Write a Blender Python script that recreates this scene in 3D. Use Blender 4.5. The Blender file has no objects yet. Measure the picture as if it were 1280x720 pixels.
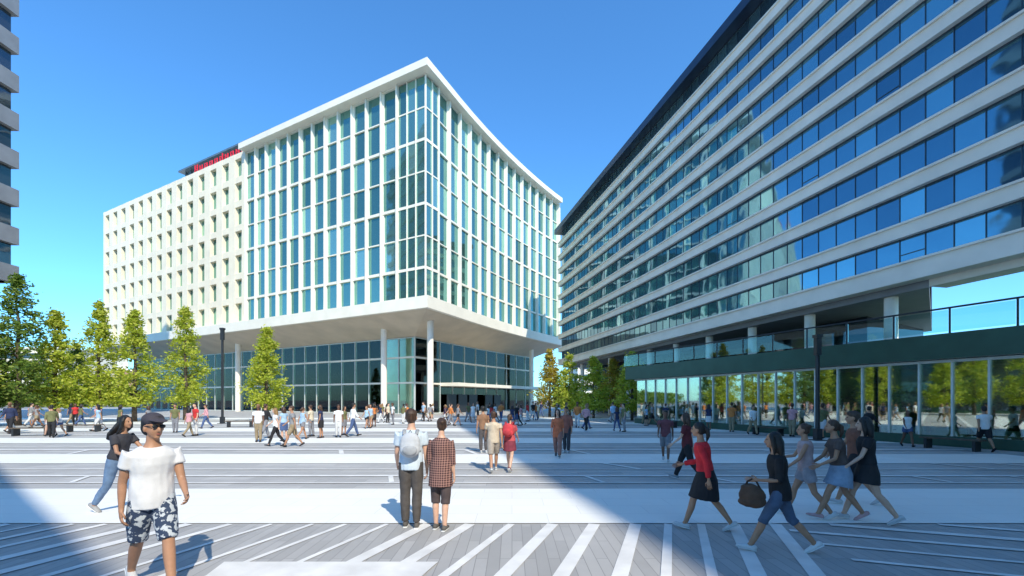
import bpy,bmesh,math,random
from mathutils import Vector as V, Matrix, noise
random.seed(7)
S=bpy.context.scene; COL=S.collection
R=math.radians
F=560.0;HC=2.0
def gp(px,py):
    Y=F*HC/(py-500.0); return ((px-640)/F*Y,Y)
# ---------------------------------------------------------------- materials
def _m(name):
    m=bpy.data.materials.new(name); m.use_nodes=True
    return m,m.node_tree.nodes,m.node_tree.links,m.node_tree.nodes['Principled BSDF']
def c4(c,k=1): return (min(1,c[0]*k),min(1,c[1]*k),min(1,c[2]*k),1)
def pm(name,c,rough=.6,metal=0,var=.15,sc=4,bump=0,bsc=40,stretch=(1,1,1)):
    m,N,L,b=_m(name)
    tc=N.new('ShaderNodeTexCoord');mp=N.new('ShaderNodeMapping');mp.inputs['Scale'].default_value=stretch
    n=N.new('ShaderNodeTexNoise');n.inputs['Scale'].default_value=sc;n.inputs['Detail'].default_value=6
    r=N.new('ShaderNodeValToRGB');r.color_ramp.elements[0].position=.3;r.color_ramp.elements[1].position=.7
    r.color_ramp.elements[0].color=c4(c,1-var);r.color_ramp.elements[1].color=c4(c,1+var)
    L.new(tc.outputs['Object'],mp.inputs[0]);L.new(mp.outputs[0],n.inputs['Vector']);L.new(n.outputs['Fac'],r.inputs[0]);L.new(r.outputs[0],b.inputs['Base Color'])
    b.inputs['Roughness'].default_value=rough;b.inputs['Metallic'].default_value=metal
    if bump:
        n2=N.new('ShaderNodeTexNoise');n2.inputs['Scale'].default_value=bsc;n2.inputs['Detail'].default_value=4
        bp=N.new('ShaderNodeBump');bp.inputs['Strength'].default_value=bump;bp.inputs['Distance'].default_value=.02
        L.new(mp.outputs[0],n2.inputs['Vector']);L.new(n2.outputs['Fac'],bp.inputs['Height']);L.new(bp.outputs[0],b.inputs['Normal'])
    return m
def paver(name,c1,c2,mort,w,h,rot=0,rough=.65,dirt=.25):
    m,N,L,b=_m(name)
    tc=N.new('ShaderNodeTexCoord');mp=N.new('ShaderNodeMapping');mp.inputs['Rotation'].default_value=(0,0,rot)
    br=N.new('ShaderNodeTexBrick');br.inputs['Scale'].default_value=1;br.inputs['Brick Width'].default_value=w;br.inputs['Row Height'].default_value=h
    br.inputs['Mortar Size'].default_value=.005;br.inputs['Color1'].default_value=c4(c1);br.inputs['Color2'].default_value=c4(c2);br.inputs['Mortar'].default_value=c4(mort)
    n=N.new('ShaderNodeTexNoise');n.inputs['Scale'].default_value=.45;n.inputs['Detail'].default_value=9;n.inputs['Roughness'].default_value=.65
    r=N.new('ShaderNodeValToRGB');r.color_ramp.elements[0].position=.3;r.color_ramp.elements[1].position=.7
    r.color_ramp.elements[0].color=(1-dirt,1-dirt,1-dirt,1);r.color_ramp.elements[1].color=(1,1,1,1)
    mx=N.new('ShaderNodeMix');mx.data_type='RGBA';mx.blend_type='MULTIPLY';mx.inputs['Factor'].default_value=1
    L.new(tc.outputs['Object'],mp.inputs[0]);L.new(mp.outputs[0],br.inputs['Vector']);L.new(tc.outputs['Object'],n.inputs['Vector']);L.new(n.outputs['Fac'],r.inputs[0])
    L.new(br.outputs['Color'],mx.inputs['A']);L.new(r.outputs[0],mx.inputs['B']);L.new(mx.outputs['Result'],b.inputs['Base Color'])
    b.inputs['Roughness'].default_value=rough
    return m
def glassy(name,stops,metal=.75,rough=.04,wav=.05):
    m,N,L,b=_m(name)
    g=N.new('ShaderNodeNewGeometry');oi=N.new('ShaderNodeObjectInfo');ad=N.new('ShaderNodeMath');ad.operation='ADD';fr=N.new('ShaderNodeMath');fr.operation='FRACT'
    L.new(g.outputs['Random Per Island'],ad.inputs[0]);L.new(oi.outputs['Random'],ad.inputs[1]);L.new(ad.outputs[0],fr.inputs[0])
    r=N.new('ShaderNodeValToRGB');e=r.color_ramp.elements
    e[0].position=stops[0][0];e[0].color=c4(stops[0][1]);e[1].position=stops[-1][0];e[1].color=c4(stops[-1][1])
    for p,c in stops[1:-1]:
        q=e.new(p);q.color=c4(c)
    L.new(fr.outputs[0],r.inputs[0]);L.new(r.outputs[0],b.inputs['Base Color'])
    tc=N.new('ShaderNodeTexCoord');n=N.new('ShaderNodeTexNoise');n.inputs['Scale'].default_value=.35;n.inputs['Detail'].default_value=2
    bp=N.new('ShaderNodeBump');bp.inputs['Strength'].default_value=wav;bp.inputs['Distance'].default_value=.5
    L.new(tc.outputs['Object'],n.inputs['Vector']);L.new(n.outputs['Fac'],bp.inputs['Height']);L.new(bp.outputs[0],b.inputs['Normal'])
    b.inputs['Metallic'].default_value=metal;b.inputs['Roughness'].default_value=rough
    return m
def clear(name,tint,refl=.25,blend=.3):
    m,N,L,b=_m(name);out=N['Material Output'];N.remove(b)
    t=N.new('ShaderNodeBsdfTransparent');t.inputs[0].default_value=c4(tint)
    g=N.new('ShaderNodeBsdfGlossy');g.inputs['Roughness'].default_value=.02;g.inputs[0].default_value=(.95,.98,.93,1)
    lw=N.new('ShaderNodeLayerWeight');lw.inputs[0].default_value=blend
    ma=N.new('ShaderNodeMath');ma.operation='ADD';ma.use_clamp=True;ma.inputs[1].default_value=refl
    L.new(lw.outputs['Fresnel'],ma.inputs[0]);mx=N.new('ShaderNodeMixShader')
    L.new(ma.outputs[0],mx.inputs[0]);L.new(t.outputs[0],mx.inputs[1]);L.new(g.outputs[0],mx.inputs[2]);L.new(mx.outputs[0],out.inputs[0])
    return m
def leafmat(name,ca,cb,cc):
    m,N,L,b=_m(name);out=N['Material Output']
    g=N.new('ShaderNodeNewGeometry');r=N.new('ShaderNodeValToRGB');e=r.color_ramp.elements
    e[0].color=c4(ca);e[1].color=c4(cc);q=e.new(.5);q.color=c4(cb)
    L.new(g.outputs['Random Per Island'],r.inputs[0]);L.new(r.outputs[0],b.inputs['Base Color']);b.inputs['Roughness'].default_value=.6
    t=N.new('ShaderNodeBsdfTranslucent');L.new(r.outputs[0],t.inputs[0]);mx=N.new('ShaderNodeMixShader');mx.inputs[0].default_value=.45
    L.new(b.outputs[0],mx.inputs[1]);L.new(t.outputs[0],mx.inputs[2]);L.new(mx.outputs[0],out.inputs[0])
    return m
_cl={}
def cloth(c,pat=None,c2=None,sc=20):
    key=(c,pat,c2,sc)
    if key in _cl: return _cl[key]
    if pat is None:
        m=pm('cloth',c,.85,0,.08 if min(c)>.4 else .2,9,.2,120)
    else:
        m,N,L,b=_m('patterned_cloth');tc=N.new('ShaderNodeTexCoord')
        if pat=='plaid':
            w=[]
            for ax in ('X','Z'):
                t=N.new('ShaderNodeTexWave');t.bands_direction=ax;t.inputs['Scale'].default_value=sc;t.inputs['Distortion'].default_value=.6;L.new(tc.outputs['Object'],t.inputs['Vector']);w.append(t)
            a=N.new('ShaderNodeMath');a.operation='MULTIPLY_ADD';a.inputs[1].default_value=.5;h=N.new('ShaderNodeMath');h.operation='MULTIPLY';h.inputs[1].default_value=.5
            L.new(w[1].outputs['Fac'],h.inputs[0]);L.new(w[0].outputs['Fac'],a.inputs[0]);L.new(h.outputs[0],a.inputs[2]);src=a.outputs[0];p0,p1=.35,.6
        else:
            t=N.new('ShaderNodeTexNoise');t.inputs['Scale'].default_value=sc;t.inputs['Detail'].default_value=2;L.new(tc.outputs['Object'],t.inputs['Vector']);src=t.outputs['Fac'];p0,p1=.5,.54
        r=N.new('ShaderNodeValToRGB');r.color_ramp.elements[0].position=p0;r.color_ramp.elements[1].position=p1
        r.color_ramp.elements[0].color=c4(c);r.color_ramp.elements[1].color=c4(c2);L.new(src,r.inputs[0]);L.new(r.outputs[0],b.inputs['Base Color']);b.inputs['Roughness'].default_value=.85
    _cl[key]=m;return m
# ---------------------------------------------------------------- mesh builder
class MB:
    def __init__(s): s.bm=bmesh.new()
    def hexa(s,p):
        v=[s.bm.verts.new(q) for q in p]
        for f in ((0,3,2,1),(4,5,6,7),(0,1,5,4),(1,2,6,5),(2,3,7,6),(3,0,4,7)): s.bm.faces.new([v[i] for i in f])
    def box(s,x0,x1,y0,y1,z0,z1): s.hexa([(x0,y0,z0),(x1,y0,z0),(x1,y1,z0),(x0,y1,z0),(x0,y0,z1),(x1,y0,z1),(x1,y1,z1),(x0,y1,z1)])
    def ob(s,o,d,n,s0,s1,q0,q1,z0,z1):
        P=lambda a,q,z:(o[0]+d[0]*a+n[0]*q,o[1]+d[1]*a+n[1]*q,z)
        s.hexa([P(s0,q0,z0),P(s1,q0,z0),P(s1,q1,z0),P(s0,q1,z0),P(s0,q0,z1),P(s1,q0,z1),P(s1,q1,z1),P(s0,q1,z1)])
    def prism(s,pts,z0,z1):
        a=[s.bm.verts.new((p[0],p[1],z0)) for p in pts];b=[s.bm.verts.new((p[0],p[1],z1)) for p in pts];n=len(pts)
        s.bm.faces.new(a[::-1]);s.bm.faces.new(b)
        for i in range(n): s.bm.faces.new((a[i],a[(i+1)%n],b[(i+1)%n],b[i]))
    def poly(s,pts): s.bm.faces.new([s.bm.verts.new(p) for p in pts])
    def tube(s,pts,rad,seg=12,side=V((1,0,0))):
        pts=[V(p) for p in pts];rings=[];n=len(pts)
        for i,p in enumerate(pts):
            t=(pts[min(i+1,n-1)]-pts[max(i-1,0)]).normalized();x=side-t*side.dot(t)
            if x.length<.05: x=V((0,1,0))-t*t.y
            x.normalize();y=t.cross(x);r=rad[i];rx,ry=r if isinstance(r,tuple) else (r,r)
            rings.append([s.bm.verts.new(p+x*(rx*math.cos(2*math.pi*j/seg))+y*(ry*math.sin(2*math.pi*j/seg))) for j in range(seg)])
        for a,b in zip(rings,rings[1:]):
            for j in range(seg): s.bm.faces.new((a[j],a[(j+1)%seg],b[(j+1)%seg],b[j]))
        s.bm.faces.new(rings[0][::-1]);s.bm.faces.new(rings[-1])
    def ell(s,c,r,M=None,u=14,v=9):
        X=Matrix.Translation(V(c))@Matrix.Diagonal((r[0],r[1],r[2],1))
        if M is not None: X=M@X
        bmesh.ops.create_uvsphere(s.bm,u_segments=u,v_segments=v,radius=1,matrix=X)
    def build(s,name,mat,par=None,off=(0,0,0),xf=None,smooth=False,norm=True):
        if xf is not None: s.bm.transform(xf)
        if off[0] or off[1] or off[2]: bmesh.ops.translate(s.bm,verts=s.bm.verts,vec=(-off[0],-off[1],-off[2]))
        if norm: bmesh.ops.recalc_face_normals(s.bm,faces=s.bm.faces)
        me=bpy.data.meshes.new(name);s.bm.to_mesh(me);s.bm.free()
        if mat: me.materials.append(mat)
        if smooth: me.shade_smooth()
        o=bpy.data.objects.new(name,me);COL.objects.link(o)
        if par: o.parent=par
        return o
def tag(o,label=None,cat=None,group=None,kind=None):
    if label:o['label']=label
    if cat:o['category']=cat
    if group:o['group']=group
    if kind:o['kind']=kind
    return o
def thing(name,label,cat,loc=(0,0,0),rz=0,group=None):
    o=bpy.data.objects.new(name,None);COL.objects.link(o);o.location=loc;o.rotation_euler=(0,0,rz);o.empty_display_size=.2
    return tag(o,label,cat,group)
def dup(root,loc,rz,label,group=None,scale=None):
    r=root.copy();COL.objects.link(r);r.location=loc;r.rotation_euler=(0,0,rz);r['label']=label
    if group:r['group']=group
    if scale:r.scale=scale
    for ch in list(root.children):
        c=ch.copy();COL.objects.link(c);c.parent=r
        for g in ch.children:
            d=g.copy();COL.objects.link(d);d.parent=c
    return r
def emit(wins,name,mat,par,off,limit=100):
    def key(w):
        o,d,n,s0,s1,q0,q1,z0,z1=w;s=(s0+s1)/2;x=o[0]+d[0]*s;y=o[1]+d[1]*s
        if y<2: return 0
        px=640+F*x/y;py=500-F*((z0+z1)/2-2)/y
        if px<-20 or px>1300 or py<-20: return 1e-6/(y)
        return abs(px-(640+F*(o[0]+d[0]*s1)/max(.5,o[1]+d[1]*s1)))*(z1-z0)/y
    wins=sorted(wins,key=key,reverse=True)
    for w in wins[:limit]:
        m=MB();m.ob(*w);m.build(name,mat,par,off)
    if len(wins)>limit:
        m=MB()
        for w in wins[limit:]: m.ob(*w)
        tag(m.build(name,mat,par,off),kind='stuff')
# ---------------------------------------------------------------- material set
M_white=pm('white_cladding',(.89,.83,.7),.55,0,.05,.6,.05,30)
M_cream=pm('cream_cladding',(.92,.81,.61),.6,0,.06,.5,.05,30)
M_conc=pm('pale_concrete',(.9,.82,.71),.6,0,.07,.8,.1,25)
M_dark=pm('dark_metal',(.03,.033,.038),.4,.3,.2,5)
M_core=pm('dark_interior',(.05,.055,.06),.8,0,.3,.5)
M_lob=pm('lobby_wall',(.84,.76,.6),.7,0,.3,.3)
M_soff=pm('bronze_soffit',(.6,.5,.38),.5,.05,.1,.4)
M_green=pm('dark_green_fascia',(.03,.085,.06),.35,.2,.15,1)
M_mull=pm('pale_mullion',(.66,.68,.64),.4,.2,.1,3)
M_steel=pm('blue_grey_mullion',(.06,.085,.11),.35,.5,.15,3)
M_navy=pm('navy_parapet',(.03,.045,.08),.3,.4,.15,1)
M_roofg=pm('grey_teal_roof',(.14,.2,.23),.4,.3,.15,1)
M_gt=glassy('teal_window_glass',[(0,(.1,.25,.23)),(.3,(.18,.4,.36)),(.6,(.13,.31,.29)),(.85,(.26,.51,.45)),(1,(.36,.62,.53))],.75)
M_gb=glassy('blue_window_glass',[(0,(.09,.2,.28)),(.3,(.12,.27,.36)),(.55,(.15,.33,.42)),(.8,(.2,.42,.5)),(1,(.1,.23,.32))],.85,.04,.06)
M_gl=clear('lobby_glass',(.86,.96,.9),.02)
M_gs=clear('shop_glass',(.78,.92,.8),.36,.2)
M_gr=clear('balustrade_glass',(.75,.9,.9),.05,.15)
M_gdk=glassy('dark_glass',[(0,(.05,.06,.08)),(1,(.1,.13,.16))],.7)
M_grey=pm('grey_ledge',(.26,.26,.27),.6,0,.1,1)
M_red=pm('red_letter',(.75,.02,.03),.4,0,.1,3)
M_bark=pm('bark',(.1,.075,.055),.9,0,.3,12,.5,30)
M_l1=leafmat('spring_leaf',(.26,.35,.02),(.5,.56,.045),(.66,.65,.12))
M_l2=leafmat('green_leaf',(.07,.15,.02),(.17,.27,.035),(.3,.36,.06))
M_l3=leafmat('amber_leaf',(.35,.32,.03),(.55,.47,.05),(.52,.3,.05))
# ---------------------------------------------------------------- ground
def struct(name,mb,mat): return tag(mb.build(name,mat),kind='structure')
m=MB();m.poly([(-1500,-600,0),(1500,-600,0),(1500,2500,0),(-1500,2500,0)]);struct('ground',m,pm('ground_asphalt',(.28,.28,.28),.9,0,.2,.05))
m=MB();m.poly([(-110,-60,.01),(60,-60,.01),(60,125,.01),(-110,125,.01)])
struct('plaza_paving',m,paver('grey_paver',(.44,.425,.41),(.54,.522,.5),(.31,.3,.29),1.2,.4,0,.65,.2))
m=MB();m.poly([(-40,1,.018),(40,1,.018),(40,7.15,.018),(-40,7.15,.018)])
struct('foreground_paving',m,paver('plank_paver',(.39,.376,.363),(.48,.463,.446),(.28,.27,.26),1.4,.15,R(90),.65,.18))
m=MB()
for y0,y1 in ((7.2,10.0),(14.0,16.4),(20.5,23.4),(28.0,31.5),(36.5,40),(45.5,49.5)):
    m.poly([(-75,y0,.022),(18,y0,.022),(18,y1,.022),(-75,y1,.022)])
struct('paving_band',m,paver('white_paver',(.88,.86,.81),(.92,.9,.85),(.72,.7,.67),1.2,.6,0,.5,.05))
m=MB();rr=random.Random(3)
def line(x0,y0,x1,y1,w,z):
    d=V((x1-x0,y1-y0)).normalized();n=V((-d.y,d.x))*w/2
    m.poly([(x0-n.x,y0-n.y,z),(x0+n.x,y0+n.y,z),(x1+n.x,y1+n.y,z),(x1-n.x,y1-n.y,z)])
x=-17;k=0
while x<2.2:
    x0,y0=x,1.5
    line(x0,y0,x0+(7.14-y0)*.36,7.14,rr.choice((.08,.12,.18)),.026+.0011*(k%3));x+=rr.choice((.52,.66));k+=1
for k in range(16):
    y1=1.2+k*.62;x0,y0=4.2,y1;x1=15;yy=y1-(x1-x0)*.36
    if y0>7.1: x0+=(y0-7.1)/.36;y0=7.1
    line(x0,y0,x1,yy,rr.choice((.08,.11,.15)),.0305+.0011*(k%2))
m.poly([(-3.3,4.2,.034),(-1.2,4.2,.034),(-.9,5.45,.034),(-3.5,5.45,.034)])
for yy,w in ((10.7,.1),(11.7,.2),(12.8,.12),(17.8,.28),(19.0,.16),(25.6,.4),(33.6,.5),(42.4,.5)): line(-60,yy,18,yy,w,.0262)
x=-26
while x<17:
    x1=x-.6*rr.uniform(.2,1)
    if rr.random()<.55: line(x,10.78,x1,11.6,.12,.026)
    if rr.random()<.35: line(x*1.05,12.87,x*1.05-.8,13.98,.15,.026)
    if rr.random()<.4: line(x*1.3,16.42,x*1.3-.5,17.65,.16,.026)
    x+=rr.choice((1.3,1.9,2.6))
struct('paving_lines',m,pm('white_stone_line',(.76,.74,.71),.6,0,.12,2.5))
# ---------------------------------------------------------------- main building
C=V((-10.6,55));a=V((-.8805,.474));b=V((.478,.878));nL=V((-.474,-.8805));nR=V((.878,-.478));T=41.7
UG,UW=36.7,88.0
off=(C.x,C.y,0)
bld=thing('office_building','cream and glass office building with a sharp prow corner raised over a glazed lobby','building',(C.x,C.y,0))
def rc(t,q=0):
    bow=1.25*4*(t/T)*(1-t/T);p=C+b*t+nR*(q-bow);return p
def fp(q,uL=UW,z=None,end=0):
    pts=[C+a*uL+nL*q,C+nL*q+nR*(q-(.0 if q>=0 else 1.0))]+[rc(t,q) for t in [T*i/12 for i in range(1,12)] if q>=0 or t>1-q]+[rc(T,q)+b*end,rc(T)+a*28,C+a*uL+b*28]
    return pts
Z0,ZT,NF=14.4,42.0,7;fh=(ZT-Z0)/NF
m=MB();m.prism(fp(-.85),Z0-.2,ZT-.05);m.build('core',M_core,bld,off)
fr=MB();wn=[]
j0=4.5;nb=12;bw=(UG-j0)/nb
hsp=lambda i:(.17 if i in (0,1,3,5,7) else .08)
for j in range(nb+1): fr.ob(C,a,nL,j0+j*bw-.11,j0+j*bw+.11,-.8,.34,Z0+.01,ZT-.01)
for i in range(NF+1):
    z=Z0+i*fh;h=hsp(i);fr.ob(C,a,nL,j0+.1,UG-.1,-.8,.1 if h>.1 else .03,max(Z0+.02,z-h),min(ZT-.02,z+h))
for i in range(NF):
    for j in range(nb):
        s=j0+j*bw;z=Z0+i*fh;z0=z+hsp(i);z1=z+fh-hsp(i+1)
        k=((i+1)//2+j)%2;pw=.2
        if k: wn.append((C,a,nL,s+.11,s+bw-.11-pw,-.24,-.16,z0,z1));fr.ob(C,a,nL,s+bw-.1-pw,s+bw-.11,-.8,.02,z0,z1)
        else: wn.append((C,a,nL,s+.11+pw,s+bw-.11,-.24,-.16,z0,z1));fr.ob(C,a,nL,s+.11,s+.1+pw,-.8,.02,z0,z1)
NR=14;ts=[2.6+(T-2.6)*i/NR for i in range(NR+1)]
for i in range(NR):
    p,q=rc(ts[i]),rc(ts[i+1]);d=(q-p);ln=d.length;d=d/ln;n=V((d.y,-d.x))
    fr.ob(p,d,n,-.11,.11,-.6,.36,Z0+.01,ZT-.01)
    for f in range(NF+1):
        z=Z0+f*fh;h=hsp(f)*.8;fr.ob(p,d,n,.1,ln-.1,-.6,.06 if h>.1 else .03,max(Z0+.02,z-h),min(ZT-.02,z+h))
    for f in range(NF):
        z=Z0+f*fh;w=.16;z0=z+hsp(f)*.8;z1=z+fh-hsp(f+1)*.8
        if ((f+1)//2+i)%2: wn.append((p,d,n,.11,ln-.11-w,-.24,-.16,z0,z1));fr.ob(p,d,n,ln-.11-w,ln-.11,-.6,.02,z0,z1)
        else: wn.append((p,d,n,.11+w,ln-.11,-.24,-.16,z0,z1));fr.ob(p,d,n,.11,.11+w,-.6,.02,z0,z1)
p=rc(T);fr.ob(p,b,nR,-.25,.25,-.6,.5,Z0+.01,ZT-.01)
fr.build('facade_frame',M_white,bld,off)
cm=MB()
for f in range(NF):
    z=Z0+f*fh;z0=z+hsp(f);z1=z+fh-hsp(f+1);h=hsp(f)
    for s in (.14,1.56,2.98): wn.append((C,a,nL,s,s+1.3,-.1,-.02,z0,z1))
    for s in (.14,1.34): wn.append((C,b,nR,s,s+1.1,-.16,-.08,z0,z1))
    lo_=z-h if f else z+.02
    cm.ob(C,a,nL,.1,4.38,-.3,.06,lo_,z+h);cm.ob(C,b,nR,.1,2.48,-.3,.0,lo_,z+h)
for s in (1.46,2.88): cm.ob(C,a,nL,s,s+.08,-.2,.16,Z0+.02,ZT-.02)
cm.ob(C,b,nR,1.25,1.33,-.25,.1,Z0+.02,ZT-.02);cm.box(C.x-.1,C.x+.1,C.y-.1,C.y+.1,Z0+.02,ZT-.02)
cm.build('corner_mullion',M_white,bld,off)
m=MB();m.prism(fp(1.2,UG+.2,end=-.3),ZT,ZT+.9);m.build('roof_slab',M_white,bld,off)
m=MB();m.prism(fp(1.6,UW-.1,end=.4),Z0-1.45,Z0);m.build('base_slab',M_white,bld,off)
# wing
wg=MB();W0,W1,nw=UG+.22,UW,14;ww=(W1-W0)/nw;ww0=1.9
for j in range(nw+1):
    s=W0+j*ww;h=(ww-ww0)/2;wg.ob(C,a,nL,max(W0,s-h),min(W1,s+h),-.85,.1,Z0+.01,ZT+.4)
for i in range(NF+1):
    z=Z0+i*fh;wg.ob(C,a,nL,W0+.05,W1-.05,-.85,.085,max(Z0+.02,z-.5),z+.5 if i<NF else ZT+.38)
for i in range(NF):
    for j in range(nw):
        s=W0+j*ww+(ww-ww0)/2;z=Z0+i*fh;wn.append((C,a,nL,s,s+ww0,-.6,-.52,z+.5,z+fh-.5))
wg.build('wing_wall',M_cream,bld,off)
m=MB()
for i in range(NF):
    for j in range(nw): m.ob(C,a,nL,W0+(j+.5)*ww-.05,W0+(j+.5)*ww+.05,-.52,-.42,Z0+i*fh+.5,Z0+(i+1)*fh-.5)
tag(m.build('window_mullion',M_mull,bld,off),kind='stuff')
m=MB();m.prism([C+a*(UW-.1)+nL*.05,C+a*(UG+.3)+nL*.05,C+a*(UG+.3)+b*27,C+a*(UW-.1)+b*27],ZT-.3,ZT+.2);m.build('wing_roof',M_conc,bld,off)
m=MB();m.ob(C,a,nL,UW-.4,UW-.01,-27,-.87,Z0+.01,ZT+.3);m.build('end_wall',M_cream,bld,off)
emit(wn,'window',M_gt,bld,off)
m=MB();m.ob(C,a,nL,40.5,69.5,-18,-7,ZT+.2,ZT+7.6);m.build('rooftop_plant_room',M_roofg,bld,off)
m=MB();m.ob(C,a,nL,39.5,70.5,-19,-6,ZT+7.6,ZT+7.95)
for k in range(16): m.ob(C,a,nL,40.5+k*1.9,40.75+k*1.9,-7,-6.7,ZT+.2,ZT+7.6)
m.build('plant_room_roof',M_roofg,bld,off)
LQ=-5.4;zs=10.9
m=MB()
ro=[rc(t,1.0) for t in [T*i/10 for i in range(0,11)]];ri=[rc(7.6+(T-7.6)*i/10,LQ) for i in range(0,11)]
O1=[C+a*(UW-.5)+nL*1.0,C+nL*1.0+nR*1.0]+ro[1:];I1=[C+a*(UW-.5)+nL*LQ,C+nL*LQ+nR*(LQ-1.0)]+ri[1:]
for k in range(len(O1)-1):
    m.poly([(O1[k].x,O1[k].y,Z0-1.47),(O1[k+1].x,O1[k+1].y,Z0-1.47),(I1[k+1].x,I1[k+1].y,zs),(I1[k].x,I1[k].y,zs)])
m.build('soffit',M_soff,bld,off)
mu=MB();lo=[p for p in I1];gw=[];cpy=MB();lb_=MB()
for k in range(len(lo)-1):
    p,q=V(lo[k][:2]),V(lo[k+1][:2]);d=q-p;ln=d.length;d=d/ln;n=V((d.y,-d.x))
    if k==0: n=nL
    c=max(1,round(ln/2.9))
    for e in range(c):
        s0=ln*e/c;s1=ln*(e+1)/c
        gw.append((p,d,n,s0+.05,s1-.05,-.03,.03,.1,zs-.05));mu.ob(p,d,n,s0-.05,s0+.05,-.12,.14,0,zs)
    for z in (.05,zs-.1): mu.ob(p,d,n,.0,ln,-.1,.1,z-.06,z+.06)
    lb_.ob(p,d,n,.0,ln,-.2,.18,7.9,8.15)
    if k>1: cpy.ob(p,d,n,.0,ln,.15,3.4,4.1,4.6)
    else: lb_.ob(p,d,n,.0,ln,-.2,.18,4.3,4.55)
emit(gw,'lobby_window',M_gl,bld,off);mu.build('lobby_mullion',M_mull,bld,off);cpy.build('entrance_canopy',M_white,bld,off);lb_.build('lobby_floor_band',M_white,bld,off)
m=MB();m.prism(fp(-7.4,UW-2),.02,zs+1);m.build('lobby_inner_wall',M_lob,bld,off)
m=MB();m.prism(fp(LQ-.4,UW-1),zs+.1,zs+.3);m.build('lobby_ceiling',M_conc,bld,off)
for p in (C+a*1.6+nL*-2.9,C+a*9.7+nL*-2.9,C+a*44+nL*-2.9,rc(36,-2.6)):
    m=MB();m.tube([(p.x,p.y,0),(p.x,p.y,12.6)],[.42,.42],20);m.build('column',M_conc,bld,off,smooth=False)
p=rc(10,LQ)
for s in (2,5,8,13,16):
    m=MB();m.ob(p,b,nR,s,s+2.4,.5,.6,.02,2.9);m.build('entrance_door',M_dark,bld,off)
# roof sign
so=C+a*(UG+.4)+nL*.0
sg=thing('rooftop_sign','thin line of red lettering standing along the roof edge of the cream wing','sign',(so.x,so.y,ZT+.4))
rr=random.Random(5)
for k in range(10):
    m=MB();s=.1+k*1.55;h=1.25 if k in (0,4,9) else .85;z=ZT+.42
    m.ob(so,a,nL,s,s+.18,-.1,.05,z,z+h);m.ob(so,a,nL,s+.7,s+.88,-.1,.05,z,z+(.85 if k%3 else h))
    zz=z+rr.choice((0,.33,.66));m.ob(so,a,nL,s+.18,s+.7,-.09,.04,zz,zz+.17)
    m.build('letter',M_red,sg,(so.x,so.y,ZT+.4))
# ---------------------------------------------------------------- right tower
d=V((-.2093,.9779));n=V((-.9779,-.2093));O=V((24,0));S0,S1=-52.0,76.4;ZB=7.76;NT=10;th=2.184;SC=21.4;off=(O.x,O.y,0)
tw=thing('office_tower','long office tower with pale spandrel bands and blue strip windows at the right','building',off)
Pd=lambda s,q:O+d*s+n*q
deep=[Pd(SC,-.3),Pd(SC+.3,-.5),V((32.9,35.1)),Pd(S1,-16),Pd(S1,-.3)]
m=MB();m.prism(deep,ZB+.02,ZB+NT*th);m.ob(O,d,n,S0,SC+.6,-1.6,-.31,ZB+.03,ZB+NT*th-.01);m.build('core',M_core,tw,off)
wn=[];mu=MB();rr=random.Random(8)
for i in range(NT):
    z=ZB+i*th;m=MB();b0=.7 if i else .95
    m.ob(O,d,n,S0-.1,S1+.1,-.5,.28,z,z+b0-.1);m.ob(O,d,n,S0-.1,S1+.1,-.5,.4,z+b0-.1,z+b0)
    m.build('spandrel_band',M_conc,tw,off)
    k=S0
    while k<S1-1.3:
        w=1.15
        wn.append((O,d,n,k+.018,k+w-.018,-.1,-.03,z+b0,z+th));mu.ob(O,d,n,k-.018,k+.018,-.2,.0,z+b0,z+th)
        if rr.random()<.1: mu.ob(O,d,n,k+.02,k+w-.02,-.06,.0,z+b0+.42,z+b0+.46)
        k+=w
    mu.ob(O,d,n,S0,S1,-.06,.02,z+th-.06,z+th-.01)
emit(wn,'window',M_gb,tw,off);tag(mu.build('window_mullion',M_steel,tw,off),kind='stuff')
m=MB();m.ob(O,d,n,S0-.3,S1+.3,-2.1,.9,ZB+NT*th,ZB+NT*th+.75);m.build('roof_parapet',M_navy,tw,off)
m=MB();m.ob(O,d,n,S0,SC+.4,-1.6,-.525,ZB-.34,ZB+.012);m.build('underside_beam',M_conc,tw,off)
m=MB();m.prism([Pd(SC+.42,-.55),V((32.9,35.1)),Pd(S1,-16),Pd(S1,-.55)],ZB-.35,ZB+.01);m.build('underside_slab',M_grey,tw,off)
m=MB();m.ob(O,d,n,S1+.01,S1+.3,-15.9,-.52,ZB,ZB+NT*th-.02);m.build('end_wall',M_conc,tw,off)
m=MB();m.prism([Pd(28.5,-5),V((31.5,34.3)),Pd(S1-2,-15),Pd(S1-2,-5)],.02,ZB-.36);m.build('recessed_wall',M_gdk,tw,off)
for k in range(25):
    s=-46+k*5
    if 5<s<22: continue
    p=O+d*s+n*-1.1
    m=MB();m.tube([(p.x,p.y,0),(p.x,p.y,ZB-.34)],[.3,.3],18);m.build('column',M_conc,tw,off)
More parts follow.
